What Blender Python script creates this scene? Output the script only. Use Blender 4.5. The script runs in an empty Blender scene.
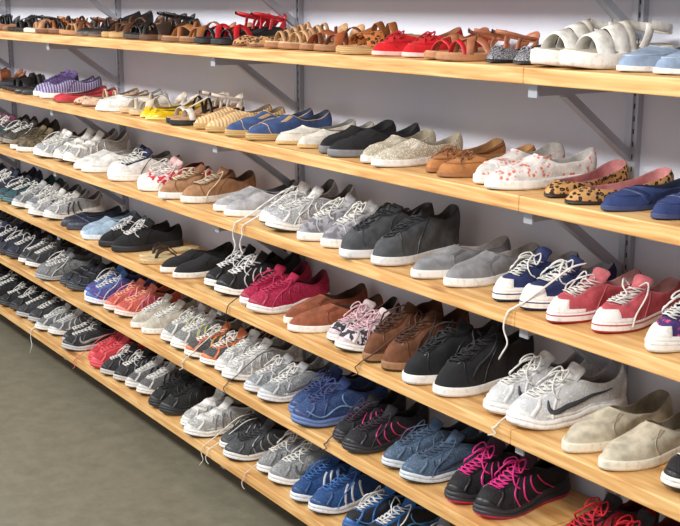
import bpy, math, random
import numpy as np
from mathutils import Vector
random.seed(23)
S2=bpy.context.scene
try: S2.view_settings.view_transform='Standard'
except Exception as e: print(e)

# ------------------------------------------------------------------ layout (metres)
D=1.75            # y of the shelf front edges
DEPTH=0.37
WALL=D+DEPTH
CAMZ=1.74
TOPS=[1.597,1.314,1.045,0.758,0.475,0.195]
THK=0.036

# ------------------------------------------------------------------ materials
def lin(c):
    o=[]
    for v in c[:3]:
        v=v/255
        o.append(v/12.92 if v<=0.04045 else ((v+0.055)/1.055)**2.4)
    return (o[0],o[1],o[2],1)
MC={}
def mat(kind,c1,c2=None):
    key=(kind,tuple(c1),tuple(c2) if c2 else None)
    if key in MC: return MC[key]
    m=bpy.data.materials.new(kind+'_mat'); m.use_nodes=True
    nt=m.node_tree; N=nt.nodes; L=nt.links
    bs=N['Principled BSDF']
    tc=N.new('ShaderNodeTexCoord')
    rough={'canvas':.9,'mesh':.8,'leather':.36,'suede':.95,'patent':.12,'leopard':.8,'floral':.75,'stripe':.85,'jute':.95,'rubber':.5,'lace':.85,'lining':.95,'camo':.8,'glitter':.35}.get(kind,.8)
    bs.inputs['Roughness'].default_value=rough
    C1=lin(c1); C2=lin(c2) if c2 else None
    def noise(sc,det=3):
        n=N.new('ShaderNodeTexNoise'); n.inputs['Scale'].default_value=sc; n.inputs['Detail'].default_value=det
        L.new(tc.outputs['Object'],n.inputs['Vector']); return n
    def mix(fac,a,b):
        x=N.new('ShaderNodeMix'); x.data_type='RGBA'
        if hasattr(fac,'type'): L.new(fac,x.inputs[0])
        else: x.inputs[0].default_value=fac
        for s,v in ((x.inputs[6],a),(x.inputs[7],b)):
            if isinstance(v,tuple): s.default_value=v
            else: L.new(v,s)
        return x.outputs[2]
    def ramp(src,stops):
        r=N.new('ShaderNodeValToRGB'); L.new(src,r.inputs[0])
        e=r.color_ramp.elements
        while len(e)<len(stops): e.new(.5)
        for i,(p,v) in enumerate(stops):
            e[i].position=p; e[i].color=(v,v,v,1)
        return r.outputs[0]
    def bump(h,st,dist=.002):
        b=N.new('ShaderNodeBump'); b.inputs['Strength'].default_value=st; b.inputs['Distance'].default_value=dist
        L.new(h,b.inputs['Height']); L.new(b.outputs[0],bs.inputs['Normal'])
    dark=tuple(v*.66 for v in C1[:3])+(1,)
    n1=noise(42,7)
    base=mix(ramp(n1.outputs[0],[(.36,0),(.62,1)]),dark,C1)
    if kind in('canvas','lining','lace'):
        n=noise(420,4); bump(n.outputs[0],.7,.002)
        base=mix(ramp(n.outputs[0],[(.35,.5),(.55,0)]),base,dark)
    elif kind=='mesh':
        v=N.new('ShaderNodeTexVoronoi'); v.inputs['Scale'].default_value=210
        L.new(tc.outputs['Object'],v.inputs['Vector'])
        f=ramp(v.outputs['Distance'],[(.3,0),(.55,1)])
        dk=tuple(x*.5 for x in C1[:3])+(1,)
        base=mix(f,base,dk if C2 is None else C2); bump(v.outputs['Distance'],.5,.0015)
    elif kind in('leather','suede','patent'):
        n=noise(110 if kind!='patent' else 25,5); bump(n.outputs[0],.4,.0025)
        if kind=='leather':
            rr=N.new('ShaderNodeMapRange'); L.new(n1.outputs[0],rr.inputs[0]); rr.inputs[1].default_value=.3; rr.inputs[2].default_value=.7; rr.inputs[3].default_value=.6; rr.inputs[4].default_value=.25
            L.new(rr.outputs[0],bs.inputs['Roughness'])
    elif kind=='leopard':
        nn=noise(60,2)
        v=N.new('ShaderNodeTexVoronoi'); v.inputs['Scale'].default_value=95
        mv=N.new('ShaderNodeVectorMath'); mv.operation='MULTIPLY_ADD'
        L.new(nn.outputs['Color'],mv.inputs[0]); mv.inputs[1].default_value=(.012,.012,.012); L.new(tc.outputs['Object'],mv.inputs[2])
        L.new(mv.outputs[0],v.inputs['Vector'])
        sp=mix(ramp(v.outputs['Distance'],[(.15,0),(.2,1)]),lin((140,84,40)),lin((30,20,16)))
        f2=ramp(v.outputs['Distance'],[(.40,1),(.48,0)])
        base=mix(f2,base,sp)
    elif kind=='floral':
        v=N.new('ShaderNodeTexVoronoi'); v.inputs['Scale'].default_value=95
        L.new(tc.outputs['Object'],v.inputs['Vector'])
        f=ramp(v.outputs['Distance'],[(.3,1),(.5,0)])
        n=noise(34,3); f3=ramp(n.outputs[0],[(.44,0),(.52,1)])
        mm=N.new('ShaderNodeMath'); mm.operation='MULTIPLY'; L.new(f,mm.inputs[0]); L.new(f3,mm.inputs[1])
        base=mix(mm.outputs[0],base,C2 or lin((200,60,70)))
    elif kind=='camo':
        n=noise(60,4); base=mix(ramp(n.outputs[0],[(.5,0),(.54,1)]),base,C2 or dark)
    elif kind=='stripe':
        w=N.new('ShaderNodeTexWave'); w.inputs['Scale'].default_value=28; w.bands_direction='Y'
        L.new(tc.outputs['Object'],w.inputs['Vector'])
        base=mix(ramp(w.outputs[0],[(.45,0),(.55,1)]),base,C2 or lin((240,240,240)))
    elif kind=='jute':
        w=N.new('ShaderNodeTexWave'); w.inputs['Scale'].default_value=60; w.bands_direction='Z'; w.inputs['Distortion'].default_value=3
        L.new(tc.outputs['Object'],w.inputs['Vector'])
        base=mix(w.outputs[0],dark,C1); bump(w.outputs[0],.6,.002)
    elif kind=='glitter':
        n=noise(800,2); base=mix(ramp(n.outputs[0],[(.5,0),(.6,1)]),base,C2 or lin((200,200,210)))
    elif kind=='rubber':
        n=noise(90,6); base=mix(ramp(n.outputs[0],[(.50,0),(.75,.6)]),C1,tuple(v*s for v,s in zip(C1[:3],(.6,.55,.48)))+(1,))
    if isinstance(base,tuple): bs.inputs['Base Color'].default_value=base
    else: L.new(base,bs.inputs['Base Color'])
    MC[key]=m; return m

# ------------------------------------------------------------------ mesh builder
class MB:
    def __init__(s): s.v=[]; s.f=[]; s.m=[]; s.n=0
    def add(s,V,Fc,m):
        V=np.asarray(V,float).reshape(-1,3); s.v.append(V)
        for q in Fc: s.f.append(tuple(i+s.n for i in q)); s.m.append(m)
        s.n+=len(V)
    def grid(s,P,m,wrap=False,flip=False):
        P=np.asarray(P); a,b=P.shape[:2]; Fc=[]
        for i in range(a-1):
            for j in range(b if wrap else b-1):
                k=(j+1)%b
                q=(i*b+j,i*b+k,(i+1)*b+k,(i+1)*b+j)
                Fc.append(q[::-1] if flip else q)
        s.add(P.reshape(-1,3),Fc,m)
    def verts(s): return np.concatenate(s.v)
    def mesh(s,name,smooth=True):
        me=bpy.data.meshes.new(name)
        me.from_pydata(s.verts().tolist(),[],s.f)
        me.polygons.foreach_set('material_index',s.m)
        me.polygons.foreach_set('use_smooth',[smooth]*len(s.f))
        me.update(); return me

def cr_loop(C,u):
    C=np.asarray(C,float); n=len(C)
    u=np.asarray(u,float)%1.0*n
    i=np.floor(u).astype(int); t=(u-i)[...,None]
    p0,p1,p2,p3=C[(i-1)%n],C[i%n],C[(i+1)%n],C[(i+2)%n]
    return .5*((2*p1)+(-p0+p2)*t+(2*p0-5*p1+4*p2-p3)*t*t+(-p0+3*p1-3*p2+p3)*t**3)
def cr_open(P,n):
    P=np.asarray(P,float); P=np.vstack([2*P[0]-P[1],P,2*P[-1]-P[-2]]); m=len(P)-3
    u=np.linspace(0,m-1e-6,n); i=np.floor(u).astype(int); t=(u-i)[:,None]
    p0,p1,p2,p3=P[i],P[i+1],P[i+2],P[i+3]
    return .5*((2*p1)+(-p0+p2)*t+(2*p0-5*p1+4*p2-p3)*t*t+(-p0+3*p1-3*p2+p3)*t**3)
def tube(mb,P,r,m,sides=6,n=None,flat=1.0):
    if n: P=cr_open(P,n)
    P=np.asarray(P,float); T=np.gradient(P,axis=0); T/=np.linalg.norm(T,axis=1)[:,None]+1e-12
    up=np.array([0,0,1.]); rings=[]
    a=np.cross(T[0],up)
    if np.linalg.norm(a)<.2: a=np.cross(T[0],[1,0,0])
    a/=np.linalg.norm(a)
    for i in range(len(P)):
        a=a-T[i]*a.dot(T[i]); a/=np.linalg.norm(a)+1e-12; b=np.cross(T[i],a)
        rr=r if i not in(0,len(P)-1) else r*.6
        rings.append([P[i]+a*rr*math.cos(k*2*math.pi/sides)+b*rr*flat*math.sin(k*2*math.pi/sides) for k in range(sides)])
    mb.grid(np.array(rings),m,wrap=True)

Bp=[(0,0),(.021,.006),(.031,.03),(.032,.07),(.034,.12),(.042,.17),(.044,.203),(.037,.241),(.020,.270),(-.003,.28),
    (-.021,.272),(-.033,.250),(-.041,.208),(-.038,.17),(-.027,.12),(-.026,.07),(-.030,.03),(-.020,.006)]
Bpt=[(0,0),(.021,.006),(.031,.03),(.031,.07),(.034,.12),(.041,.17),(.042,.203),(.033,.241),(.016,.269),(-.003,.28),
    (-.017,.272),(-.029,.250),(-.039,.208),(-.037,.17),(-.026,.12),(-.025,.07),(-.030,.03),(-.020,.006)]
def Tfull(h):
    return [tuple(p) for p in h]+[(-p[0]*.93,p[1],p[2]) for p in h[1:-1]][::-1]
TL={
'sneaker':[(0,.005,.070),(.018,.010,.067),(.028,.032,.050),(.029,.062,.039),(.028,.09,.043),(.024,.113,.055),(.018,.130,.063),(.012,.142,.069),(.006,.148,.072),(0,.150,.073)],
'canvas':[(0,.005,.056),(.018,.010,.053),(.028,.032,.043),(.030,.062,.036),(.029,.09,.039),(.025,.113,.048),(.019,.130,.056),(.013,.142,.061),(.006,.148,.064),(0,.150,.065)],
'high':[(0,.003,.100),(.019,.009,.099),(.028,.03,.090),(.030,.06,.080),(.029,.085,.080),(.025,.105,.086),(.019,.120,.092),(.012,.13,.096),(.006,.136,.098),(0,.138,.098)],
'slip':[(0,.005,.052),(.019,.009,.048),(.029,.03,.037),(.032,.06,.028),(.033,.09,.027),(.031,.115,.032),(.026,.135,.039),(.019,.150,.045),(.009,.158,.048),(0,.161,.049)],
'moc':[(0,.004,.047),(.019,.008,.044),(.029,.03,.034),(.031,.065,.026),(.032,.10,.024),(.034,.13,.026),(.031,.155,.031),(.024,.175,.035),(.013,.186,.038),(0,.19,.039)],
'flat':[(0,.003,.044),(.019,.007,.041),(.029,.03,.032),(.029,.065,.023),(.031,.11,.018),(.036,.15,.017),(.036,.185,.018),(.029,.214,.021),(.015,.229,.023),(0,.233,.024)],
}
TL['pump']=TL['flat']
SOLE={'sneaker':(.038,.023,.014,.005),'canvas':(.026,.023,.004,.003),'high':(.027,.024,.004,.003),'slip':(.024,.020,.003,.003),
'moc':(.017,.011,.004,.001),'flat':(.011,.007,.004,.0),'pump':(.046,.009,.004,.0),'clog':(.045,.032,.008,.004),'sandal':(.020,.015,.005,.001),'wedge':(.048,.017,.003,.001),'thong':(.016,.013,.004,.001)}
NU=56
UU=np.arange(NU)/NU
NARROW=('flat','pump','moc','sandal','wedge','thong')
def outline(u,kind):
    P=cr_loop(Bpt if kind in('flat','pump','moc','slip','canvas') else Bp,u)
    if kind in NARROW: P=P*np.array([.92,.95])
    return P
def out_norm(u,kind):
    e=1e-3; d=outline(u+e,kind)-outline(u-e,kind); n=np.stack([d[...,1],-d[...,0]],-1)
    return n/(np.linalg.norm(n,axis=-1)[...,None]+1e-12)
def soleh(y,kind):
    hh,ht,sp,fl=SOLE[kind]
    s=np.clip((y/.28-.15)/.55,0,1); s=s*s*(3-2*s)
    h=hh+(ht-hh)*s
    if kind=='sneaker': h=h+.0022*np.sin(y*75+.6)
    return h
def spring(y,kind): return SOLE[kind][2]*np.clip((y/.28-.66)/.34,0,1.2)**2

def make_sole(mb,kind):
    B=outline(UU,kind); n=out_norm(UU,kind); hs=soleh(B[:,1],kind); sp=spring(B[:,1],kind); fl=SOLE[kind][3]
    heel=np.clip(1-B[:,1]/.09,0,1)*fl*.8
    sp=sp+ (np.clip(1-B[:,1]/.035,0,1)**2*.006 if kind=='sneaker' else 0)
    z=np.zeros(NU)
    def ring(off,fz): return np.column_stack([B+n*(off+heel*(1-fz))[:,None],hs*fz+sp])
    R=[ring(z-.005,0.0),ring(z+fl*.4,.04),ring(z+fl*.8,.24)]
    mb.grid(R,4,wrap=True)
    if kind=='sneaker':
        prof=[(fl*.8+.0008,.24),(fl*1.05,.36),(fl*1.05,.50),(fl*.45,.56),(fl*.45,.60),(fl*.95,.66),(fl*.7,.88),(fl*.35,.97),(fl*.1,1.0),(-.006,1.0)]
    else:
        prof=[(fl*.8+.0005,.24),(fl,.45),(fl*.9,.7),(fl*.8,.92),(fl*.4,1.0),(-.006,1.0)]
    R2=[ring(z+o,f) for o,f in prof]
    mb.grid(R2,3,wrap=True)
    for r,m,fl_ in((R[0],4,True),(R2[-1],6,False)):
        V=np.vstack([r,[r.mean(0)]])
        mb.add(V,[((j+1)%NU,j,NU) if fl_ else (j,(j+1)%NU,NU) for j in range(NU)],m)

class Upper:
    def __init__(s,kind): s.kind=kind; s.T=Tfull(TL[kind])
    def P(s,u,v):
        u=np.asarray(u,float); v=np.asarray(v,float); u,v=np.broadcast_arrays(u,v)
        k=s.kind
        B=outline(u,k); T=cr_loop(s.T,u).copy()
        if k in NARROW: T[...,:2]*=np.array([.92,.95])
        c=np.cos((u-.5)*2*math.pi)
        wt=np.clip(c,0,1)**1.3; wh=np.clip(-c,0,1)**3; ws=1-np.clip(wt+wh,0,1)
        At,St={'flat':(.6,.16),'pump':(.6,.16),'moc':(.45,.08),'slip':(.34,.07),'sneaker':(.30,.055)}.get(k,(.34,.06))
        Ac=At*wt+.70*ws+.6*wh; Sc=St*wt+.18*ws+.3*wh
        h=v**1.7
        kk=Ac*(1-np.exp(-h/Sc))/(1-np.exp(-1/Sc))+(1-Ac)*h
        xy=B+(T[...,:2]-B)*h[...,None]
        n=out_norm(u,k)
        bul=np.sin(np.pi*np.clip(v,0,1))*(.001*ws+.005*wh+.001*wt)
        xy=xy+n*(bul-.001)[...,None]
        zb=soleh(B[...,1],k)-.003
        zt=T[...,2]+soleh(T[...,1],k)
        z=zb+(zt-zb)*kk+spring(xy[...,1],k)
        return np.concatenate([xy,z[...,None]],-1)
    def Nn(s,u,v):
        e=.004; v1=np.clip(np.asarray(v)+e,0,1); v0=np.clip(np.asarray(v)-e,0,1)
        a=s.P(np.asarray(u)+e,v)-s.P(np.asarray(u)-e,v); b=s.P(u,v1)-s.P(u,v0)
        n=np.cross(a,b); return n/(np.linalg.norm(n,axis=-1)[...,None]+1e-12)
    def patch(s,mb,fuv,m,nu=14,nv=8,off=.0013):
        a,b=np.meshgrid(np.linspace(0,1,nu),np.linspace(0,1,nv),indexing='ij')
        u,v=fuv(a,b); v=np.clip(v,0,1)
        o=np.full(a.shape,off); o[0]=o[-1]=-.001; o[:,0]=o[:,-1]=-.001
        mb.grid(s.P(u,v)+s.Nn(u,v)*o[...,None],m)
    def ribbon(s,mb,uv,w,m,n=24,off=.0016):
        uv=cr_open(np.array([(a,b) for a,b in uv]),n); w=np.interp(np.linspace(0,1,n),np.linspace(0,1,len(w)),w)
        uv[:,1]=np.clip(uv[:,1],0,1)
        P=s.P(uv[:,0],uv[:,1]); N=s.Nn(uv[:,0],uv[:,1]); T=np.gradient(P,axis=0); T/=np.linalg.norm(T,axis=1)[:,None]
        Sd=np.cross(N,T); R=[]
        for k,o in((-.5,-.001),(-.46,off),(0,off),(.46,off),(.5,-.001)): R.append(P+Sd*(w*k)[:,None]+N*o)
        mb.grid(np.array(R),m)
    def du(s,v,x):
        lo,hi=0,.3
        for _ in range(18):
            mid=(lo+hi)/2
            if abs(float(s.P(.5-mid,v)[0]))<x: lo=mid
            else: hi=mid
        return lo

def strap3(mb,P,W,w,m,n=16,th=.0022):
    P=cr_open(P,n); T=np.gradient(P,axis=0); T/=np.linalg.norm(T,axis=1)[:,None]
    W=np.asarray(W,float); Wd=W-T*(T@W)[:,None]; Wd/=np.linalg.norm(Wd,axis=1)[:,None]
    N=np.cross(T,Wd)
    R=[P+Wd*w*.5+N*th*.2,P+Wd*w*.42+N*th,P+N*th*1.2,P-Wd*w*.42+N*th,P-Wd*w*.5+N*th*.2,P-Wd*w*.45-N*th*.5,P+Wd*w*.45-N*th*.5,P+Wd*w*.5+N*th*.2]
    mb.grid(np.array(R),m)
def edge_at(y,kind,side):
    us=np.linspace(.0,.5,200) if side>0 else np.linspace(.5,1,200)
    B=outline(us,kind); i=np.argmin(abs(B[:,1]-y)); return B[i,0]*.96
def arch(mb,kind,yl,yr,H,w,m,n=16,th=.0022):
    xl,xr=edge_at(yl,kind,1),edge_at(yr,kind,-1); P=[]
    for t in np.linspace(0,1,9):
        x=xl+(xr-xl)*t; y=yl+(yr-yl)*t
        base=float(soleh(np.array(y),kind))+float(spring(np.array(y),kind))-.002
        P.append((x,y,base+H*math.sin(math.pi*t)**.62))
    strap3(mb,P,(0,1,-.25),w,m,n,th)

def make_shoe(kind,deco,laces):
    mb=MB(); make_sole(mb,kind)
    def sh(y): return float(soleh(np.array(y),kind)+spring(np.array(y),kind))
    if kind in('sandal','wedge','thong','clog'):
        B=outline(UU,kind)*np.array([.93,.985])+np.array([0,.002]); zz=soleh(B[:,1],kind)+spring(B[:,1],kind)
        B2=(B-np.array([0,.13]))*.9+np.array([0,.13])
        mb.grid([np.column_stack([B,zz-.001]),np.column_stack([B*.995,zz+.0035]),np.column_stack([B2,zz+.001])],6,wrap=True)
        V=np.vstack([np.column_stack([B2,zz+.001]),[[0,.13,sh(.13)+.001]]]); mb.add(V,[(j,(j+1)%NU,NU) for j in range(NU)],6)
        if kind=='thong':
            for sx in(1,-1):
                x=edge_at(.12,kind,sx)
                strap3(mb,[(0.004,.205,sh(.2)),(sx*.006+.003,.195,sh(.2)+.022),(sx*.022,.165,sh(.16)+.032),(x,.12,sh(.12)-.002)],(sx*.3,.6,.4),.012,0)
            return mb
        if kind=='clog':
            arch(mb,kind,.205,.205,.044,.044,0,20,.004); arch(mb,kind,.160,.160,.056,.040,0,20,.004); arch(mb,kind,.128,.135,.060,.022,1,20,.004)
            P=[(.033*math.sin(a),.062-.062*math.cos(a),sh(.03)+.042-.010*math.cos(a)) for a in np.linspace(-1.9,1.9,22)]
            strap3(mb,P,(0,0,1),.020,0,26,.004)
            for sx in(1,-1):
                strap3(mb,[(edge_at(.1,kind,sx),.10,sh(.1)-.002),(sx*.034,.088,sh(.1)+.025),(sx*.031,.08,sh(.03)+.044)],(0,1,0),.022,0,8,.004)
            return mb
        if deco=='slide':
            arch(mb,kind,.175,.18,.044,.055,0); arch(mb,kind,.12,.12,.056,.024,1)
        elif deco=='cross':
            arch(mb,kind,.205,.15,.042,.018,0); arch(mb,kind,.15,.205,.040,.018,0); arch(mb,kind,.215,.215,.032,.012,1)
        elif deco=='multi':
            for k,y in enumerate((.214,.192,.170,.148,.126)): arch(mb,kind,y,y+.004,.032+.005*k,.011,k%2)
        elif deco=='twist':
            arch(mb,kind,.212,.150,.040,.026,0); arch(mb,kind,.185,.215,.036,.014,1); arch(mb,kind,.120,.165,.052,.010,1)
        elif deco=='gladiator':
            arch(mb,kind,.2,.205,.036,.022,0); arch(mb,kind,.13,.13,.054,.012,1)
            strap3(mb,[(0,.2,sh(.2)+.036),(0,.17,sh(.17)+.046),(0,.13,sh(.13)+.056)],(1,0,0),.012,0)
        if deco in('cross','gladiator'):
            P=[(.031*math.sin(a),.062-.058*math.cos(a),sh(.05)+.034-.012*math.cos(a)) for a in np.linspace(-2.9,2.9,22)]
            strap3(mb,P,(0,0,1),.010,0,30)
            for sx in(1,-1):
                x=edge_at(.075,kind,sx)
                strap3(mb,[(x,.075,sh(.07)-.002),(x*1.02,.07,sh(.07)+.018),(sx*.031,.065,sh(.07)+.036)],(0,1,0),.010,0,8)
        if deco!='slide':
            P=[(edge_at(.03,kind,1),.03,sh(.02)-.002),(.026,.014,sh(.02)+.022),(0,.004,sh(.02)+.034),(-.026,.014,sh(.02)+.022),(edge_at(.03,kind,-1),.03,sh(.02)-.002)]
            strap3(mb,P,(0,-.2,1),.022,0,14)
        return mb
    U=Upper(kind)
    vv=np.linspace(0,1,14)
    u,v=np.meshgrid(UU,vv); G=U.P(u,v); mb.grid(G,0,wrap=True)
    T=G[-1]
    d=np.roll(T[:,:2],-1,0)-np.roll(T[:,:2],1,0); inn=np.column_stack([-d[:,1],d[:,0]]); inn/=np.linalg.norm(inn,axis=1)[:,None]+1e-9
    pad={'sneaker':.0042,'high':.003,'canvas':.002,'slip':.002,'moc':.002,'flat':.0013,'pump':.0013}[kind]
    R=[T]
    for a,b in((.25,.75),(1,1.0),(1.8,.6),(2.2,-.4)): R.append(np.column_stack([T[:,:2]+inn*pad*a,T[:,2]+pad*b]))
    mb.grid(np.array(R[:3]),1,wrap=True)
    Cc=np.array([.0,.13]); Bi=(outline(UU,kind)-Cc)*.86+Cc
    zi=soleh(Bi[:,1],kind)+.003+spring(Bi[:,1],kind)
    low=np.column_stack([Bi,zi]); top=R[-1]; R2=[R[2],R[3],top]
    for t in(.3,.65,1.):
        q=top+(low-top)*t; q[:,2]=top[:,2]+(low[:,2]-top[:,2])*(t**.8); R2.append(q)
    mb.grid(np.array(R2),2,wrap=True)
    V=np.vstack([low,[low.mean(0)]]); mb.add(V,[(j,(j+1)%NU,NU) for j in range(NU)],6)
    def bow(k,m,sc=1.0,r=.0022,tails=True):
        for sx in(1,-1):
            tube(mb,[k,k+np.array([sx*.016,-.004,.008])*sc,k+np.array([sx*.028,.008,0])*sc,k+np.array([sx*.028,.020,-.012])*sc,k+np.array([sx*.014,.012,-.006])*sc,k],r,m,5,16)
            if tails: tube(mb,[k,k+np.array([sx*.008,.016,.002])*sc,k+np.array([sx*.018,.036,-.012])*sc,k+np.array([sx*.032,.044,-.030])*sc,k+np.array([sx*.040,.034,-.042])*sc],r,m,5,14)
        tube(mb,[k+[-.005*sc,0,0],k+[0,.001,.002],k+[.005*sc,0,0]],r*2.1,m,6,4)
    if kind in('sneaker','canvas','high'):
        zt={'sneaker':.48,'canvas':.53,'high':.44}[kind]; xs=.0150
        vs=np.linspace(zt,.985,9); dus=np.array([U.du(q,xs) for q in vs]); dui=lambda q:np.interp(q,vs,dus)
        U.patch(mb,lambda a,b:(.5+(2*a-1)*dui(zt+(1-zt)*b),zt+(1-zt)*b),7,10,12,off=.0006)
        for sx in(1,-1):
            U.patch(mb,lambda a,b:(.5+sx*(dui(zt+(1-zt)*b)+a*(.03+.03*b)),zt-.03*a+(1-zt+.0)*b*.985+.03*a*b),1,5,14,off=.0028)
        t0=U.P(.5,1.0); hh=.030 if kind!='high' else .020
        C=cr_open([(0,t0[1]+.014,t0[2]-.006),(0,t0[1]-.002,t0[2]+.006),(0,t0[1]-.014,t0[2]+hh*.7),(0,t0[1]-.022,t0[2]+hh)],8)
        for off,fl in((0.0,False),(-.004,True)):
            g=[]
            for i,p in enumerate(C):
                w=.017+.009*i/7-(.006 if i==7 else 0)
                g.append([(x*w,p[1]-.012*x*x+off*.6,p[2]-.010*x*x+off) for x in np.linspace(-1,1,9)])
            mb.grid(np.array(g),7,flip=fl)
        if laces=='velcro':
            for q in(zt+.14,zt+.36):
                e=dui(q)+.075
                U.ribbon(mb,[(.5-e,q-.10),(.5-e*.5,q),(.5,q+.02),(.5+e*.5,q),(.5+e,q-.10)],[.019,.020,.019],1,26,.0045)
        else:
            nb=7; vb=np.linspace(zt+.03,.97,nb)
            for i in range(nb-1):
                for sx in(1,-1):
                    if laces=='bars' and sx<0: continue
                    va,vb_=vb[i],vb[i+1] if laces!='bars' else vb[i]
                    ua,ub=.5-sx*(dui(va)+.014),.5+sx*(dui(vb_)+.014)
                    q=np.linspace(0,1,9); uu=ua+(ub-ua)*q; v2=va+(vb_-va)*q
                    o=.003+.0035*np.sin(np.pi*q)+(.0012 if sx>0 else 0)
                    tube(mb,U.P(uu,v2)+U.Nn(uu,v2)*o[:,None],.0029,5,6,flat=.6)
            k=t0+np.array([0,.004,.011])
            if laces in('bow','bars'): bow(k,5)
            elif laces=='loose':
                tube(mb,[k+[.012,0,-.006],k+[.028,-.01,.003],k+[.040,.012,-.026],k+[.044,.05,-.055],k+[.050,.07,-.085]],.0022,5,5,16)
                tube(mb,[k+[-.012,0,-.006],k+[-.02,.01,.010],k+[-.005,.035,.004],k+[.018,.05,-.012],k+[.006,.075,-.030]],.0022,5,5,16)
            else:
                for sx in(1,-1): tube(mb,[k+[sx*.016,.004,-.008],k+[sx*.008,-.004,.002],k+[sx*.012,-.02,.0],k+[sx*.01,-.035,-.02]],.0023,5,5,10)
        if kind in('canvas','high'):
            B=outline(UU,kind); n=out_norm(UU,kind); hs=soleh(B[:,1],kind); sp=spring(B[:,1],kind)
            def rr(off,fz): return np.column_stack([B+n*off,hs*fz+sp])
            if deco in('cap','capstripe'): mb.grid([rr(.0030,.72),rr(.0036,.74),rr(.0036,.82),rr(.0028,.84)],4,wrap=True)
            if deco.startswith('cap'):
                U.patch(mb,lambda a,b:(.5+(a-.5)*.24*(1-.35*b*b),.0+b*.42),3,22,8,off=.0022)
                U.patch(mb,lambda a,b:(.5+(a-.5)*.34,.0+b*.18),3,22,4,off=.003)
            else:
                U.ribbon(mb,[(.36,.12),(.42,.5),(.5,.56),(.58,.5),(.64,.12)],[.003,.003],1,26,.0018)
            U.patch(mb,lambda a,b:((a-.5)*.05,b*.95),1,5,10,off=.0015)
            for s_ in(1,-1):
                U.ribbon(mb,[(.5+s_*.22,.05),(.5+s_*.225,.5),(.5+s_*.20,.97)],[.0025,.0025],1,14,.0016)
        if kind=='sneaker':
            U.patch(mb,lambda a,b:((a-.5)*.20,b*(.5+.3*np.cos((a-.5)*np.pi))),1,16,8,off=.0018)
            U.patch(mb,lambda a,b:(.5+(a-.5)*.28,b*(.07+.14*np.cos((a-.5)*np.pi))),1,20,6,off=.0018)
            U.patch(mb,lambda a,b:((a-.5)*.035,.4+b*.6),8,5,8,off=.003)
            for s_ in(1,-1):
                g=lambda u_:(.5+s_*(.5-u_))
                U.ribbon(mb,[(g(.40),.10),(g(.395),.32),(g(.415),.50)],[.010,.005],1,14,.0018)
                U.ribbon(mb,[(g(.10),.12),(g(.22),.10),(g(.36),.14)],[.006,.009,.006],1,20,.0016)
                if deco not in('stripes','none'): U.ribbon(mb,[(g(.335),.08),(g(.35),.45),(g(.385),.80)],[.007,.004],1,14,.0018)
                if deco=='none':
                    for a_,b_ in((.30,.36),(.25,.31),(.20,.26)): U.ribbon(mb,[(g(a_),.06),(g((a_+b_)/2),.45),(g(b_),.85)],[.004,.003],8,12,.0022)
                elif deco=='swoosh':
                    U.ribbon(mb,[(g(.385),.50),(g(.345),.24),(g(.28),.28),(g(.20),.50),(g(.14),.66)],[.002,.011,.012,.006,.001],8,26,.003)
                elif deco=='stripes':
                    for k_ in(0,.045,.09): U.ribbon(mb,[(g(.22+k_),.05),(g(.245+k_),.4),(g(.275+k_*1.0),.78)],[.007,.007],8,12,.003)
                elif deco=='lines':
                    for k_ in(0,.05,.1,.15): U.ribbon(mb,[(g(.16+k_),.05),(g(.20+k_),.35),(g(.26+k_*.8),.8)],[.003,.004,.003],8,12,.003)
                elif deco=='wave':
                    U.ribbon(mb,[(g(.10),.35),(g(.18),.15),(g(.26),.35),(g(.34),.15),(g(.42),.22)],[.003,.004,.004,.003],8,26,.003)
                    U.ribbon(mb,[(g(.2),.1),(g(.25),.4),(g(.30),.8)],[.004,.003],8,12,.003)
    elif kind=='slip':
        for s_ in(1,-1):
            U.patch(mb,lambda a,b:(.5+s_*(.12+.05*a),.66+.34*b),7,6,6,off=.0012)
        U.patch(mb,lambda a,b:((a-.5)*.05,b*.95),1,5,10,off=.0015)
        if deco=='seam':
            U.ribbon(mb,[(.5,.2),(.5,.5),(.5,.95)],[.002,.002],1,14,.0012)
            U.ribbon(mb,[(.36,.1),(.41,.45),(.5,.58),(.59,.45),(.64,.1)],[.002,.002],1,26,.0012)
        elif deco=='vamp':
            U.ribbon(mb,[(.27,.06),(.33,.5),(.37,.95)],[.003,.003],1,20,.0014); U.ribbon(mb,[(.73,.06),(.67,.5),(.63,.95)],[.003,.003],1,20,.0014)
    elif kind=='moc':
        U.ribbon(mb,[(.33,.62),(.41,.46),(.5,.40),(.59,.46),(.67,.62)],[.003,.003],1,30,.0022)
        U.patch(mb,lambda a,b:((a-.5)*.08,b*.95),1,6,10,off=.0012)
        if deco=='bow': bow(U.P(.5,.93)+np.array([0,0,.003]),1,.7,.0018)
        if deco=='boat':
            for q in(.74,.88):
                e=U.du(q,.014); U.ribbon(mb,[(.5-e,q),(.5,q+.02),(.5+e,q)],[.005,.005],5,10,.004)
            bow(U.P(.5,.97)+np.array([0,0,.005]),5,.8,.0020)
            for s_ in(1,-1): U.ribbon(mb,[(.5+s_*.42,.86),(.5+s_*.3,.84),(.5+s_*.17,.84)],[.003,.003],5,20,.0025)
        if deco=='saddle':
            U.ribbon(mb,[(.30,.25),(.38,.75),(.5,.86),(.62,.75),(.70,.25)],[.016,.012,.016],1,26,.003)
    elif kind in('flat','pump'):
        if deco=='bow': bow(U.P(.5,.9)+np.array([0,0,.003]),1,.55,.0022,False)
        if deco=='strap': arch(mb,kind,.135,.135,.050,.010,0,16,.002)
    return mb

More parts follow.
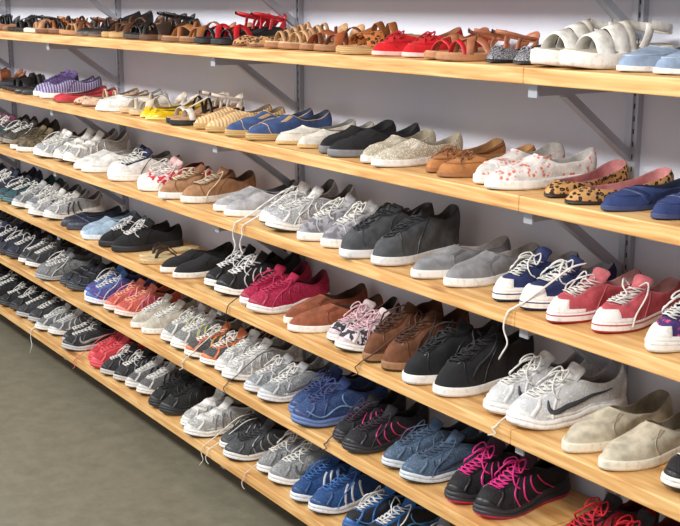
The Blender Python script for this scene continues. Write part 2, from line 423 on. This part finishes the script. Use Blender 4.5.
SH={}; PC={}
def pair_mesh(kind,deco,laces,lay):
    key=(kind,deco,laces,lay)
    if key in PC: return PC[key]
    if key[:3] not in SH: SH[key[:3]]=make_shoe(kind,deco,laces)
    mb=SH[key[:3]]; V=mb.verts()-np.array([0,.28,0]); out=MB(); rn=random.Random(str(key))
    amp={'sneaker':.0018,'canvas':.0026,'high':.0040,'slip':.0022,'moc':.0016,'flat':.0012}.get(kind,.0008)
    # each last is a little different: toe width, instep and collar height
    tw=rn.uniform(-.16,.03); hz=rn.uniform(.88,1.06); ch=rn.uniform(-.06,.10)
    if kind in('sandal','wedge','clog','thong'): tw*=.5; hz=1; ch=0
    f=np.clip((V[:,1]+.11)/.11,0,1); V[:,0]*=1+tw*f**1.5
    zc=.028; zz=np.clip(V[:,2]-zc,0,None); back=np.clip((-V[:,1]-.14)/.10,0,1)
    V[:,2]=np.minimum(V[:,2],zc)+zz*(hz+ch*back)
    for side in(1,-1):
        W=V.copy()
        up=np.clip((W[:,2]-.028)/.03,0,1)
        for _ in range(7):                       # soft, used-looking creases
            k=np.array([rn.uniform(-80,80),rn.uniform(-110,110),rn.uniform(-60,60)]); ph=rn.uniform(0,6.28)
            s=np.sin(W@k+ph)*amp*.5
            W[:,2]+=s*up*.9; W[:,0]+=s*up*rn.uniform(-.9,.9)
        fx=np.exp(-((W[:,1]+.085)/.018)**2)*up
        W[:,2]-=fx*amp*1.5*np.abs(np.sin((W[:,1])*420))
        if kind in('high','canvas','slip'): W[:,0]+=up*np.clip((W[:,2]-.06)/.06,0,1)*rn.uniform(-.007,.007)
        W[:,0]*=side
        ang={0:.03,1:-.07,2:.12,3:0}[lay]*side+rn.uniform(-.05,.05)
        piv=np.array([0,-.14]); ca,sa=math.cos(ang),math.sin(ang)
        xy=W[:,:2]-piv; W[:,:2]=np.column_stack([xy[:,0]*ca-xy[:,1]*sa,xy[:,0]*sa+xy[:,1]*ca])+piv
        W[:,0]+=side*(.0515 if kind not in('sandal','wedge','thong') else .049)
        if lay==1 and side>0: W[:,1]+=.018
        if lay==2 and side<0: W[:,1]+=.022
        fs=[f_[::-1] for f_ in mb.f] if side<0 else mb.f
        out.v.append(W); out.f+=[tuple(i+out.n for i in f_) for f_ in fs]; out.m+=mb.m; out.n+=len(W)
    me=out.mesh(f'{kind}_{deco}_{laces}_{lay}')
    dummy=mat('canvas',(128,128,128))
    for _ in range(9): me.materials.append(dummy)
    PC[key]=me; return me

NAMES={'sneaker':'running_shoe_pair','canvas':'canvas_sneaker_pair','high':'high_top_sneaker_pair','slip':'slip_on_shoe_pair','moc':'moccasin_pair','flat':'ballet_flat_pair','pump':'wedge_pump_pair','clog':'clog_pair','sandal':'strappy_sandal_pair','wedge':'wedge_sandal_pair','thong':'thong_sandal_pair'}
W_=(234,233,229); K_=(26,26,30); G_=(140,142,148); LG=(196,198,202); DG=(70,72,78); TAN=(198,154,108); BR=(120,72,45); NV=(34,42,78); RD=(205,30,45)
CR=(235,225,205); JU=(205,170,115)
USED={}
def P(row,t,kind,up,acc=None,sole=None,out=None,lace=None,lin_=None,deco='none',laces=None,fab=None,c2=None,ins=None,sw=None,lay=None,rot=None,dy=None,s=None,sx=None,tong=None):
    """t = distance in metres along the shelf of the pair's outer toe"""
    if kind=='slip' and deco=='none': deco=random.choice(['seam','vamp'])
    if kind in('sandal','wedge') and deco=='none': deco='multi'
    if lay is None: lay=random.choice([0,1,2,3])
    if kind not in('sneaker','canvas','high'): laces='none'
    elif laces is None: laces=random.choice(['bow','tucked','loose'])
    if s is None: s=random.uniform(.95,1.03)
    me=pair_mesh(kind,deco,laces,lay)
    ob=bpy.data.objects.new(NAMES[kind],me); bpy.context.collection.objects.link(ob)
    fab=fab or {'sneaker':'mesh','canvas':'canvas','high':'canvas','slip':'canvas','flat':'suede'}.get(kind,'leather')
    acc=acc or up; sole=sole or (W_ if kind in('sneaker','canvas','high','slip','clog') else (90,65,45)); out=out or (sole if kind!='sneaker' else DG)
    lace=lace or W_; lin_=lin_ or tuple(int(x*.42+22) for x in up); ins=ins or lin_
    sk='jute' if sole==JU else 'rubber'
    mats=[mat(fab,up,c2),mat('leather' if kind!='canvas' else 'canvas',acc),mat('lining',lin_),mat(sk,sole),mat(sk,out),mat('lace',lace),mat('lining',ins),mat('canvas',tong or acc),mat('leather',sw or acc)]
    if kind in('slip','moc','flat','pump') and acc==up: mats[1]=mats[0]
    for i,m in enumerate(mats):
        ob.material_slots[i].link='OBJECT'; ob.material_slots[i].material=m
    sc=1.06*s; sxx=(sx or random.uniform(.96,1.03))
    ob.scale=(sc*sxx,sc,sc*random.uniform(.94,1.04))
    y=D+.018+(dy if dy is not None else random.uniform(-.018,.008))
    X=-t+.0515*sc
    ob.location=(X,y,TOPS[row]+.0005)
    ob.rotation_euler=(0,0,math.pi+(rot if rot is not None else random.uniform(-.13,.09)))
    USED.setdefault(row,[]).append(X)
    return ob

# ---- top shelf: sandals and flats
P(0,5.86,'sandal',K_,sole=(60,40,30),deco='multi')
P(0,5.63,'flat',(170,120,90),sole=BR,ins=TAN)
P(0,5.41,'sandal',K_,acc=DG,sole=K_,deco='gladiator')
P(0,5.19,'sandal',(200,150,110),sole=(230,220,205),deco='cross',ins=CR)
P(0,4.97,'sandal',K_,acc=(150,80,40),sole=BR,deco='multi',ins=TAN)
P(0,4.75,'sandal',BR,acc=TAN,sole=(180,130,90),deco='cross',ins=TAN)
P(0,4.54,'pump',(40,36,36),sole=(110,80,60),ins=(120,90,70),deco='strap')
P(0,4.33,'wedge',(90,60,44),sole=JU,deco='twist',ins=TAN)
P(0,4.12,'wedge',K_,sole=(60,45,35),deco='cross',ins=K_)
P(0,3.90,'sandal',(60,45,38),sole=(90,60,40),deco='slide',ins=BR)
P(0,3.69,'sandal',(165,108,66),sole=(130,88,56),deco='twist',ins=TAN)
P(0,3.47,'wedge',(205,34,44),acc=K_,sole=K_,deco='cross',ins=K_)
P(0,3.26,'flat',(200,150,100),fab='leopard',sole=BR,ins=TAN,s=.95)
P(0,3.05,'sandal',TAN,sole=(160,110,72),deco='multi',ins=(222,190,150))
P(0,2.86,'sandal',(170,96,60),acc=(120,66,44),sole=(150,104,70),deco='twist',ins=TAN,s=.94)
P(0,2.68,'wedge',(200,120,60),acc=(150,90,50),sole=JU,deco='slide',ins=TAN,fab='leopard',s=.95)
P(0,2.47,'moc',(210,26,36),acc=(192,24,34),sole=(236,196,190),ins=(150,110,80),lin_=(150,100,70),fab='suede',deco='boat',lace=(186,24,34),s=.98)
P(0,2.26,'sandal',(186,118,86),acc=RD,sole=(176,122,84),deco='cross',ins=(205,155,115),s=1)
P(0,2.05,'flat',K_,fab='glitter',sole=K_,ins=(60,50,48),deco='bow',s=.95)
P(0,1.86,'clog',(236,234,228),sole=(240,238,233),ins=(190,180,162),acc=(222,218,208),lay=0,rot=0,s=.98)
P(0,1.64,'moc',(150,170,198),sole=W_,ins=(205,205,208),acc=(170,186,206),fab='canvas',s=1)
P(0,1.41,'moc',(60,72,105),sole=(220,220,225),ins=(120,125,140),s=1)
# ---- second shelf: flats and espadrilles
P(1,5.82,'flat',DG,sole=K_); P(1,5.58,'sandal',K_,sole=(50,35,30),deco='slide',ins=K_)
P(1,5.34,'pump',(40,38,42),sole=K_,ins=(90,80,80))
P(1,5.09,'canvas',(104,84,140),fab='stripe',c2=(170,166,190),lace=(90,70,120),laces='tucked',s=.95)
P(1,4.85,'flat',(200,60,70),sole=BR,ins=(220,180,170))
P(1,4.62,'flat',(222,190,160),fab='floral',c2=(150,90,80),sole=BR,ins=TAN,deco='strap')
P(1,4.39,'moc',W_,sole=W_,ins=(195,190,180))
P(1,4.17,'sandal',(225,215,200),acc=(200,190,175),sole=(200,170,130),deco='twist',ins=(215,195,165))
P(1,3.97,'flat',(240,200,30),sole=(240,220,120),ins=(215,190,130),deco='bow',acc=(238,200,40),fab='patent')
P(1,3.74,'wedge',(225,215,205),acc=K_,sole=K_,deco='gladiator',ins=TAN)
P(1,3.49,'slip',(200,163,115),sole=JU,fab='stripe',c2=(220,190,146),ins=(195,170,130))
P(1,3.23,'slip',(64,88,138),sole=JU,ins=(185,160,120),acc=(205,170,120))
P(1,2.98,'moc',(232,228,218),sole=(200,170,120),ins=(190,170,140),fab='canvas')
P(1,2.74,'slip',(30,30,34),sole=(120,120,125),ins=(90,88,88))
P(1,2.51,'slip',(232,226,212),fab='mesh',c2=(176,166,146),sole=W_,ins=(175,165,145),lin_=(150,140,122))
P(1,2.28,'moc',(184,124,74),sole=(150,100,60),ins=(205,168,120),lin_=(160,122,82),fab='suede',acc=(150,96,56),deco='boat',lace=(140,90,54))
P(1,2.07,'slip',(236,232,228),fab='floral',c2=(210,110,94),sole=W_,ins=(195,190,185),lin_=(170,165,161))
P(1,1.84,'flat',(200,150,92),fab='leopard',sole=(50,35,30),ins=(205,142,142),lin_=(195,130,130),s=1.06)
P(1,1.63,'moc',(48,66,118),sole=(60,70,110),ins=(64,82,138),fab='canvas',acc=(44,60,108),deco='saddle')
P(1,1.40,'flat',(60,60,70))
# ---- third shelf
P(2,5.93,'sneaker',(60,100,105),acc=(120,60,90))
P(2,5.66,'sneaker',(90,84,78),acc=(70,64,60),sole=(150,140,130))
P(2,5.40,'canvas',(120,105,80),fab='camo',c2=(70,60,50),lace=(90,80,60))
P(2,5.13,'sneaker',LG,acc=W_,sole=W_,deco='lines')
P(2,4.87,'sneaker',(208,208,208),acc=W_,deco='none',laces='velcro')
P(2,4.60,'slip',(232,232,230),ins=(190,190,185),lin_=(155,155,153))
P(2,4.31,'canvas',W_,acc=NV,deco='cap',ins=(190,195,210))
P(2,4.02,'canvas',(205,50,60),acc=(225,190,190),fab='camo',c2=(232,218,218),deco='cap')
P(2,3.71,'canvas',(178,134,98),acc=(140,98,68),lace=(218,200,172),ins=(190,160,124))
P(2,3.40,'slip',(180,180,184),ins=(130,130,136))
P(2,3.09,'sneaker',(208,210,214),acc=(230,230,232),lace=W_,laces='loose',deco='lines',s=1.03)
P(2,2.82,'canvas',(166,166,174),acc=(208,208,212),fab='camo',c2=(112,110,120),laces='bow',lay=1)
P(2,2.55,'high',(80,82,86),acc=(62,64,68),lace=(52,54,58),fab='suede',sole=(222,222,222),lin_=(96,96,100),laces='tucked',s=1)
P(2,2.26,'slip',(146,146,150),ins=(95,93,95),lin_=(184,178,174),acc=(122,122,127),s=1.02,deco='vamp')
P(2,1.98,'canvas',(44,56,104),acc=(50,60,108),sole=(240,238,233),out=(40,50,90),lace=W_,deco='capstripe',lin_=(190,190,195),s=.96,laces='bow')
P(2,1.76,'canvas',(204,88,98),acc=(214,116,124),sole=(238,233,230),out=(195,50,60),lace=(238,233,228),deco='capstripe',lin_=(215,165,165),laces='loose',s=.98)
P(2,1.50,'canvas',(70,50,110),acc=(60,50,100),fab='floral',c2=(210,80,130),lace=W_,sole=W_,deco='cap',s=1)
# ---- fourth shelf
P(3,5.93,'sneaker',(60,50,80),acc=(50,60,80))
P(3,5.66,'sneaker',(50,100,108),acc=(40,46,60),sole=(80,120,128))
P(3,5.40,'sneaker',(150,152,158),acc=LG,deco='none')
P(3,5.14,'sneaker',LG,acc=W_,deco='stripes',sw=DG)
P(3,4.87,'moc',(44,50,70),sole=(60,60,70),ins=(80,84,96),deco='saddle')
P(3,4.61,'slip',(170,194,216),ins=(170,186,202),sole=(215,225,235),lin_=(120,142,165))
P(3,4.34,'canvas',(30,30,34),lace=(220,220,220),sole=(40,40,44),deco='none')
P(3,4.06,'thong',(60,45,40),sole=(190,160,115),ins=(222,198,150))
P(3,3.79,'slip',(34,34,38),sole=(232,230,224),ins=(70,68,70))
P(3,3.48,'sneaker',(28,28,32),acc=(20,20,24),sole=W_,out=K_,lace=(240,240,240),deco='lines',sw=(210,210,210),laces='bow',s=1.04)
P(3,3.20,'sneaker',(200,38,88),acc=(172,28,72),sole=(234,230,230),out=(220,220,220),lace=(206,60,103),deco='none',lin_=(90,24,46))
P(3,2.96,'slip',(150,86,60),sole=(234,230,222),ins=(76,52,42),lin_=(76,52,42),acc=(128,70,47),fab='suede',s=1.03,deco='vamp')
P(3,2.70,'sneaker',(60,58,66),acc=(218,198,202),fab='camo',c2=(215,210,215),lace=(235,195,203),sole=W_,deco='lines',sw=(230,140,160),s=.92)
P(3,2.50,'high',(116,72,48),acc=(92,56,36),sole=(150,110,78),out=(70,48,36),lace=(80,50,36),lin_=(80,52,40),fab='suede',s=.95,lay=3,rot=0)
P(3,2.28,'high',(30,30,34),acc=(26,26,30),sole=(234,232,228),out=(222,222,219),lace=(44,44,48),lin_=(60,60,64),laces='loose',s=1.02)
P(3,1.99,'sneaker',(232,232,232),c2=(196,198,202),acc=(236,236,236),sole=(240,240,240),out=(220,220,223),deco='swoosh',sw=(70,74,84),lace=W_,lin_=(155,155,160),s=1.07,laces='bow',lay=0)
P(3,1.71,'slip',(202,193,172),sole=(231,223,205),ins=(166,154,132),lin_=(140,130,112),acc=(186,176,154),fab='suede',s=1.07,deco='vamp')
P(3,1.45,'sneaker',(40,40,44),acc=K_)
# ---- fifth shelf
P(4,5.97,'sneaker',K_,acc=NV); P(4,5.70,'sneaker',(50,55,75),acc=(30,34,50),sole=(60,60,70))
P(4,5.43,'sneaker',(60,62,66),acc=(90,92,96))
P(4,5.16,'sneaker',(150,152,155),acc=(110,112,116),sole=(160,160,162),deco='lines')
P(4,4.89,'sneaker',(52,56,66),acc=(36,38,46),sole=(70,74,80),deco='wave',sw=(90,110,150),laces='velcro')
P(4,4.62,'sneaker',(98,92,170),acc=(80,120,185),sole=(225,225,235),deco='wave',sw=(220,110,175))
P(4,4.36,'sneaker',(228,110,100),acc=(240,140,118),sole=(235,220,215),lace=(250,180,160),deco='stripes',sw=(230,120,170))
P(4,4.09,'canvas',(205,199,185),acc=(218,213,203),lace=W_,deco='none')
P(4,3.83,'sneaker',(158,160,158),acc=(226,226,226),deco='lines',sw=(220,220,120))
P(4,3.60,'sneaker',(95,98,100),acc=(225,125,75),sole=(235,232,225),deco='stripes',sw=(230,160,80),s=.96)
P(4,3.40,'sneaker',(228,228,228),acc=(234,234,233),sole=(236,236,234),deco='lines',sw=(205,205,208),s=1.02)
P(4,3.15,'sneaker',(172,176,180),acc=(200,202,206),sole=(220,220,222),deco='swoosh',sw=(130,134,142))
P(4,2.91,'sneaker',(60,88,142),acc=(50,68,118),sole=(98,122,172),out=(60,70,100),lace=(66,78,126),deco='wave',sw=(120,156,200),s=1.03)
P(4,2.64,'sneaker',(38,38,44),acc=(30,30,36),sole=(48,48,54),lace=(60,44,60),deco='lines',sw=(215,60,130))
P(4,2.40,'sneaker',(98,122,150),acc=(78,100,128),sole=(204,212,220),lace=(76,92,116),deco='swoosh',sw=(62,84,112))
P(4,2.12,'sneaker',(36,36,42),acc=(28,28,32),sole=(52,52,58),out=(215,40,125),lace=(230,50,142),deco='lines',sw=(226,50,140),tong=(60,40,55),laces='bow',s=1.04)
P(4,1.74,'sneaker',(200,36,48),acc=(40,36,40),sole=(60,60,64),lace=RD,s=1.03)
P(4,1.48,'sneaker',(60,62,70),acc=K_)
# ---- bottom shelf
P(5,6.0,'sneaker',K_,acc=K_,sole=(50,50,52)); P(5,5.73,'sneaker',(40,44,50),acc=K_,sole=(60,60,66))
P(5,5.46,'sneaker',(70,72,76),acc=(50,52,56),sole=(180,180,182))
P(5,5.19,'sneaker',(130,134,138),acc=(210,211,213),deco='lines')
P(5,4.92,'sneaker',(46,48,52),acc=(70,72,76),sole=(190,190,192),deco='swoosh',sw=(160,160,160))
P(5,4.60,'sneaker',(226,66,78),acc=(236,92,100),sole=(220,80,90),out=(200,60,70),lace=(235,100,110),deco='none')
P(5,4.38,'sneaker',(60,60,64),acc=(40,40,44),sole=(200,196,190),deco='lines',sw=(150,150,150),s=.9)
P(5,4.17,'sneaker',(120,120,122),acc=(206,205,203),sole=(228,226,222),deco='stripes',sw=K_)
P(5,3.92,'sneaker',(34,36,38),acc=(46,48,50),sole=(40,40,44),lace=K_)
P(5,3.66,'sneaker',(208,208,206),acc=(228,228,226),deco='stripes',sw=(155,160,165),laces='velcro')
P(5,3.39,'sneaker',(90,94,98),acc=(70,72,76),sole=(220,219,217),lace=(60,60,64),deco='lines',sw=(180,180,184))
P(5,3.13,'sneaker',(172,174,176),acc=(140,144,148),sole=(232,232,230),deco='swoosh',sw=(96,100,106))
P(5,2.87,'sneaker',(48,94,158),acc=(40,74,130),sole=(222,226,232),lace=(64,112,178),deco='stripes',sw=(220,225,235))
P(5,2.60,'sneaker',(40,44,54),acc=(50,110,180),sole=(60,90,150),deco='wave',sw=(80,150,210))
P(5,2.33,'sneaker',DG,acc=G_); P(5,2.07,'sneaker',LG,acc=W_,deco='lines'); P(5,1.81,'sneaker',NV,acc=K_)
# the ends of each run carry on with more stock
EX=[((60,62,70),K_),((190,192,196),W_),((52,60,96),NV),((150,90,60),BR),((110,110,115),G_)]
for row in range(6):
    lo,hi=min(USED[row]),max(USED[row])
    for rng in('l','r'):
        x=lo-.255 if rng=='l' else hi+.26
        while (x>-6.9 if rng=='l' else x<-.75):
            c=random.choice(EX)
            P(row,-x+.055,random.choice(['flat','moc','sandal'] if row<2 else ['sneaker','canvas','slip']),c[0],acc=c[1])
            x+=-.255 if rng=='l' else .26

# ------------------------------------------------------------------ loose laces over the edge
def hang(row,t,drop,col,side=.05,name='shoelace',r=.0024,w=.012):
    mb=MB(); x=-t; z=TOPS[row]
    pts=[(x+side+.01,D+.15,z+.108),(x+side,D+.11,z+.100),(x+side*.8,D+.06,z+.066),(x+side*.45,D+.026,z+.030),(x+side*.2,D+.004,z+.010),(x+.004,D-.007,z-.004),(x-w*.5,D-.009,z-drop*.35),(x+w*.8,D-.010,z-drop*.62),(x-w*.2,D-.014,z-drop*.85),(x-w*1.3,D-.012,z-drop)]
    tube(mb,pts,r,0,6,54,.6)
    me=mb.mesh(name); me.materials.append(mat('lace',col))
    ob=bpy.data.objects.new(name,me); bpy.context.collection.objects.link(ob)
hang(2,3.19,.12,(238,238,238),.10,r=.0034); hang(2,3.14,.09,(234,234,234),.09,r=.0034,w=-.01)
hang(2,1.90,.12,(240,233,225),.08,r=.0034)
hang(3,3.25,.12,(40,40,44),.05); hang(3,2.50,.04,(90,60,45),.07); hang(3,1.93,.03,(225,225,225),.05)
hang(5,5.24,.12,(235,235,235),.05,r=.0034); hang(5,4.68,.05,(230,100,110),.06); hang(5,3.46,.08,(232,224,212),.06); hang(5,3.16,.05,(220,195,185),.05,w=-.01); hang(5,3.42,.05,(228,222,212),.07,w=-.012)
hang(4,3.28,.05,(60,60,64),.05); hang(4,2.66,.03,(70,60,70),.04); hang(4,3.60,.04,(225,225,222),.05)

# ------------------------------------------------------------------ shelves
def box(mb,x0,x1,y0,y1,z0,z1,m=0):
    V=[(x0,y0,z0),(x1,y0,z0),(x1,y1,z0),(x0,y1,z0),(x0,y0,z1),(x1,y0,z1),(x1,y1,z1),(x0,y1,z1)]
    mb.add(V,[(0,3,2,1),(4,5,6,7),(0,1,5,4),(1,2,6,5),(2,3,7,6),(3,0,4,7)],m)
def obj(name,mb,mats,smooth=False,bev=0):
    me=mb.mesh(name,smooth)
    for m in mats: me.materials.append(m)
    ob=bpy.data.objects.new(name,me); bpy.context.collection.objects.link(ob)
    if bev:
        b=ob.modifiers.new('b','BEVEL'); b.width=bev; b.segments=2
    return ob
def wood():
    m=bpy.data.materials.new('pine_board'); m.use_nodes=True; nt=m.node_tree; N=nt.nodes; L=nt.links; bs=N['Principled BSDF']
    tc=N.new('ShaderNodeTexCoord'); mp=N.new('ShaderNodeMapping'); mp.inputs['Scale'].default_value=(1.2,9,22)
    L.new(tc.outputs['Object'],mp.inputs[0])
    n=N.new('ShaderNodeTexNoise'); n.inputs['Scale'].default_value=3; n.inputs['Detail'].default_value=6; n.inputs['Distortion'].default_value=.8; L.new(mp.outputs[0],n.inputs['Vector'])
    r=N.new('ShaderNodeValToRGB'); e=r.color_ramp.elements
    e[0].position=.3; e[0].color=lin((184,132,74)); e[1].position=.62; e[1].color=lin((226,186,128)); e.new(.5).color=lin((213,165,104))
    L.new(n.outputs[0],r.inputs[0])
    v=N.new('ShaderNodeTexVoronoi'); v.inputs['Scale'].default_value=1.0
    mp2=N.new('ShaderNodeMapping'); mp2.inputs['Scale'].default_value=(2.4,7,10); L.new(tc.outputs['Object'],mp2.inputs[0]); L.new(mp2.outputs[0],v.inputs['Vector'])
    r2=N.new('ShaderNodeValToRGB'); r2.color_ramp.elements[0].position=.07; r2.color_ramp.elements[0].color=(.85,.85,.85,1); r2.color_ramp.elements[1].position=.14; r2.color_ramp.elements[1].color=(0,0,0,1)
    L.new(v.outputs['Distance'],r2.inputs[0])
    mx=N.new('ShaderNodeMix'); mx.data_type='RGBA'; L.new(r2.outputs[0],mx.inputs[0]); L.new(r.outputs[0],mx.inputs[6]); mx.inputs[7].default_value=lin((140,84,44))
    L.new(mx.outputs[2],bs.inputs['Base Color']); bs.inputs['Roughness'].default_value=.5
    return m
WD=wood()
STEEL=bpy.data.materials.new('grey_steel'); STEEL.use_nodes=True
b=STEEL.node_tree.nodes['Principled BSDF']; b.inputs['Base Color'].default_value=lin((176,180,190)); b.inputs['Metallic'].default_value=.4; b.inputs['Roughness'].default_value=.4
nn=STEEL.node_tree.nodes.new('ShaderNodeTexNoise'); nn.inputs['Scale'].default_value=40
bb=STEEL.node_tree.nodes.new('ShaderNodeBump'); bb.inputs['Strength'].default_value=.1; STEEL.node_tree.links.new(nn.outputs[0],bb.inputs['Height']); STEEL.node_tree.links.new(bb.outputs[0],b.inputs['Normal'])
DARK=mat('rubber',(50,52,58))
XU=[-.38,-1.88,-3.38,-4.9,-6.4]
JX=[-7.4,-4.9,-1.88,.3]
for z in TOPS+[1.88]:
    for i in range(len(JX)-1):
        mb=MB(); box(mb,JX[i]+.0006,JX[i+1]-.0006,D,D+DEPTH-.02,z-THK,z)
        obj('wooden_shelf_board',mb,[WD],bev=.003)
for x in XU:
    mb=MB()
    x0=x-.018; x1=x+.018; y1=WALL-.0005; y0=WALL-.016
    box(mb,x0,x0+.003,y0,y1,.05,2.15); box(mb,x1-.003,x1,y0,y1,.05,2.15)
    box(mb,x0,x1,y0-.002,y0,.05,2.15)
    zz=.08
    while zz<2.12:
        for q in(-.008,.008): box(mb,x+q-.0018,x+q+.0018,y0-.0026,y0-.0021,zz,zz+.012,1)
        zz+=.030
    obj('slotted_wall_upright',mb,[STEEL,DARK])
    for z in TOPS+[1.88]:
        mb=MB(); zt=z-THK-.001; yw=y0-.003
        box(mb,x-.0016,x+.0016,D+.035,yw,zt-.028,zt)
        box(mb,x-.014,x+.014,D+.035,yw,zt-.003,zt)
        box(mb,x-.014,x+.014,D+.03,D+.035,zt-.030,zt)
        box(mb,x-.006,x+.006,yw-.004,yw+.001,zt-.19,zt)
        for (w,t,sh) in((.003,.012,0),(.022,.0015,-.011)):
            ya,za=D+.13,zt-.022; yb,zb=yw-.003,zt-.18; dy,dz=(yb-ya),(zb-za); l=math.hypot(dy,dz); ny,nz=-dz/l,dy/l
            V=[]
            for xx in(x-w/2,x+w/2):
                for (yy,z_) in((ya,za),(yb,zb)):
                    for sg in(-1,1): V.append((xx,yy+ny*(t*sg+sh),z_+nz*(t*sg+sh)))
            mb.add(V,[(0,1,3,2),(4,6,7,5),(0,4,5,1),(2,3,7,6),(0,2,6,4),(1,5,7,3)],0)
        obj('shelf_bracket',mb,[STEEL])

# ------------------------------------------------------------------ room
def plane_mat(name,c1,c2,scale,rough):
    m=bpy.data.materials.new(name); m.use_nodes=True; nt=m.node_tree; N=nt.nodes; L=nt.links; bs=N['Principled BSDF']
    tc=N.new('ShaderNodeTexCoord'); n=N.new('ShaderNodeTexNoise'); n.inputs['Scale'].default_value=scale; n.inputs['Detail'].default_value=10; n.inputs['Roughness'].default_value=.75
    L.new(tc.outputs['Object'],n.inputs['Vector']); r=N.new('ShaderNodeValToRGB'); r.color_ramp.elements[0].position=.35; r.color_ramp.elements[1].position=.68
    r.color_ramp.elements[0].color=lin(c1); r.color_ramp.elements[1].color=lin(c2); L.new(n.outputs[0],r.inputs[0]); L.new(r.outputs[0],bs.inputs['Base Color'])
    bs.inputs['Roughness'].default_value=rough; return m
mb=MB(); box(mb,-12,4,WALL,WALL+.1,0,3.0); obj('wall_back',mb,[plane_mat('painted_wall',(212,219,236),(218,224,240),2,.8)])
mb=MB(); box(mb,-12,4,-5,WALL+.1,-.1,0); obj('floor',mb,[plane_mat('concrete',(106,102,88),(126,122,106),11,.5)])

# ------------------------------------------------------------------ light
w=bpy.data.worlds.new('room_ambient'); S2.world=w; w.use_nodes=True
w.node_tree.nodes['Background'].inputs[0].default_value=(.97,.98,1,1); w.node_tree.nodes['Background'].inputs[1].default_value=.74
def area(x,y,z,sx,sy,e,tgt):
    l=bpy.data.lights.new('ceiling_lamp','AREA'); l.shape='RECTANGLE'; l.size=sx; l.size_y=sy; l.energy=e; l.color=(1,.975,.93)
    o=bpy.data.objects.new('ceiling_lamp',l); bpy.context.collection.objects.link(o); o.location=(x,y,z)
    o.rotation_euler=(Vector(tgt)-Vector((x,y,z))).to_track_quat('-Z','Y').to_euler()
area(-.9,-.4,2.8,1.4,.3,76,(-1.6,1.8,.8))
area(-3.8,-.4,2.8,1.4,.3,72,(-3.8,1.8,.8))
area(-6.4,-.4,2.8,1.4,.3,56,(-6.2,1.8,.8))

# ------------------------------------------------------------------ camera
TH=.22483; A=.59349
cam=bpy.data.cameras.new('camera'); co=bpy.data.objects.new('camera',cam); bpy.context.collection.objects.link(co)
co.location=(0,0,CAMZ)
fw=Vector((-math.cos(A)*math.cos(TH),math.sin(A)*math.cos(TH),-math.sin(TH)))
co.rotation_euler=fw.to_track_quat('-Z','Y').to_euler()
cam.sensor_width=36; cam.lens=60.88; cam.clip_start=.05
S2.camera=co
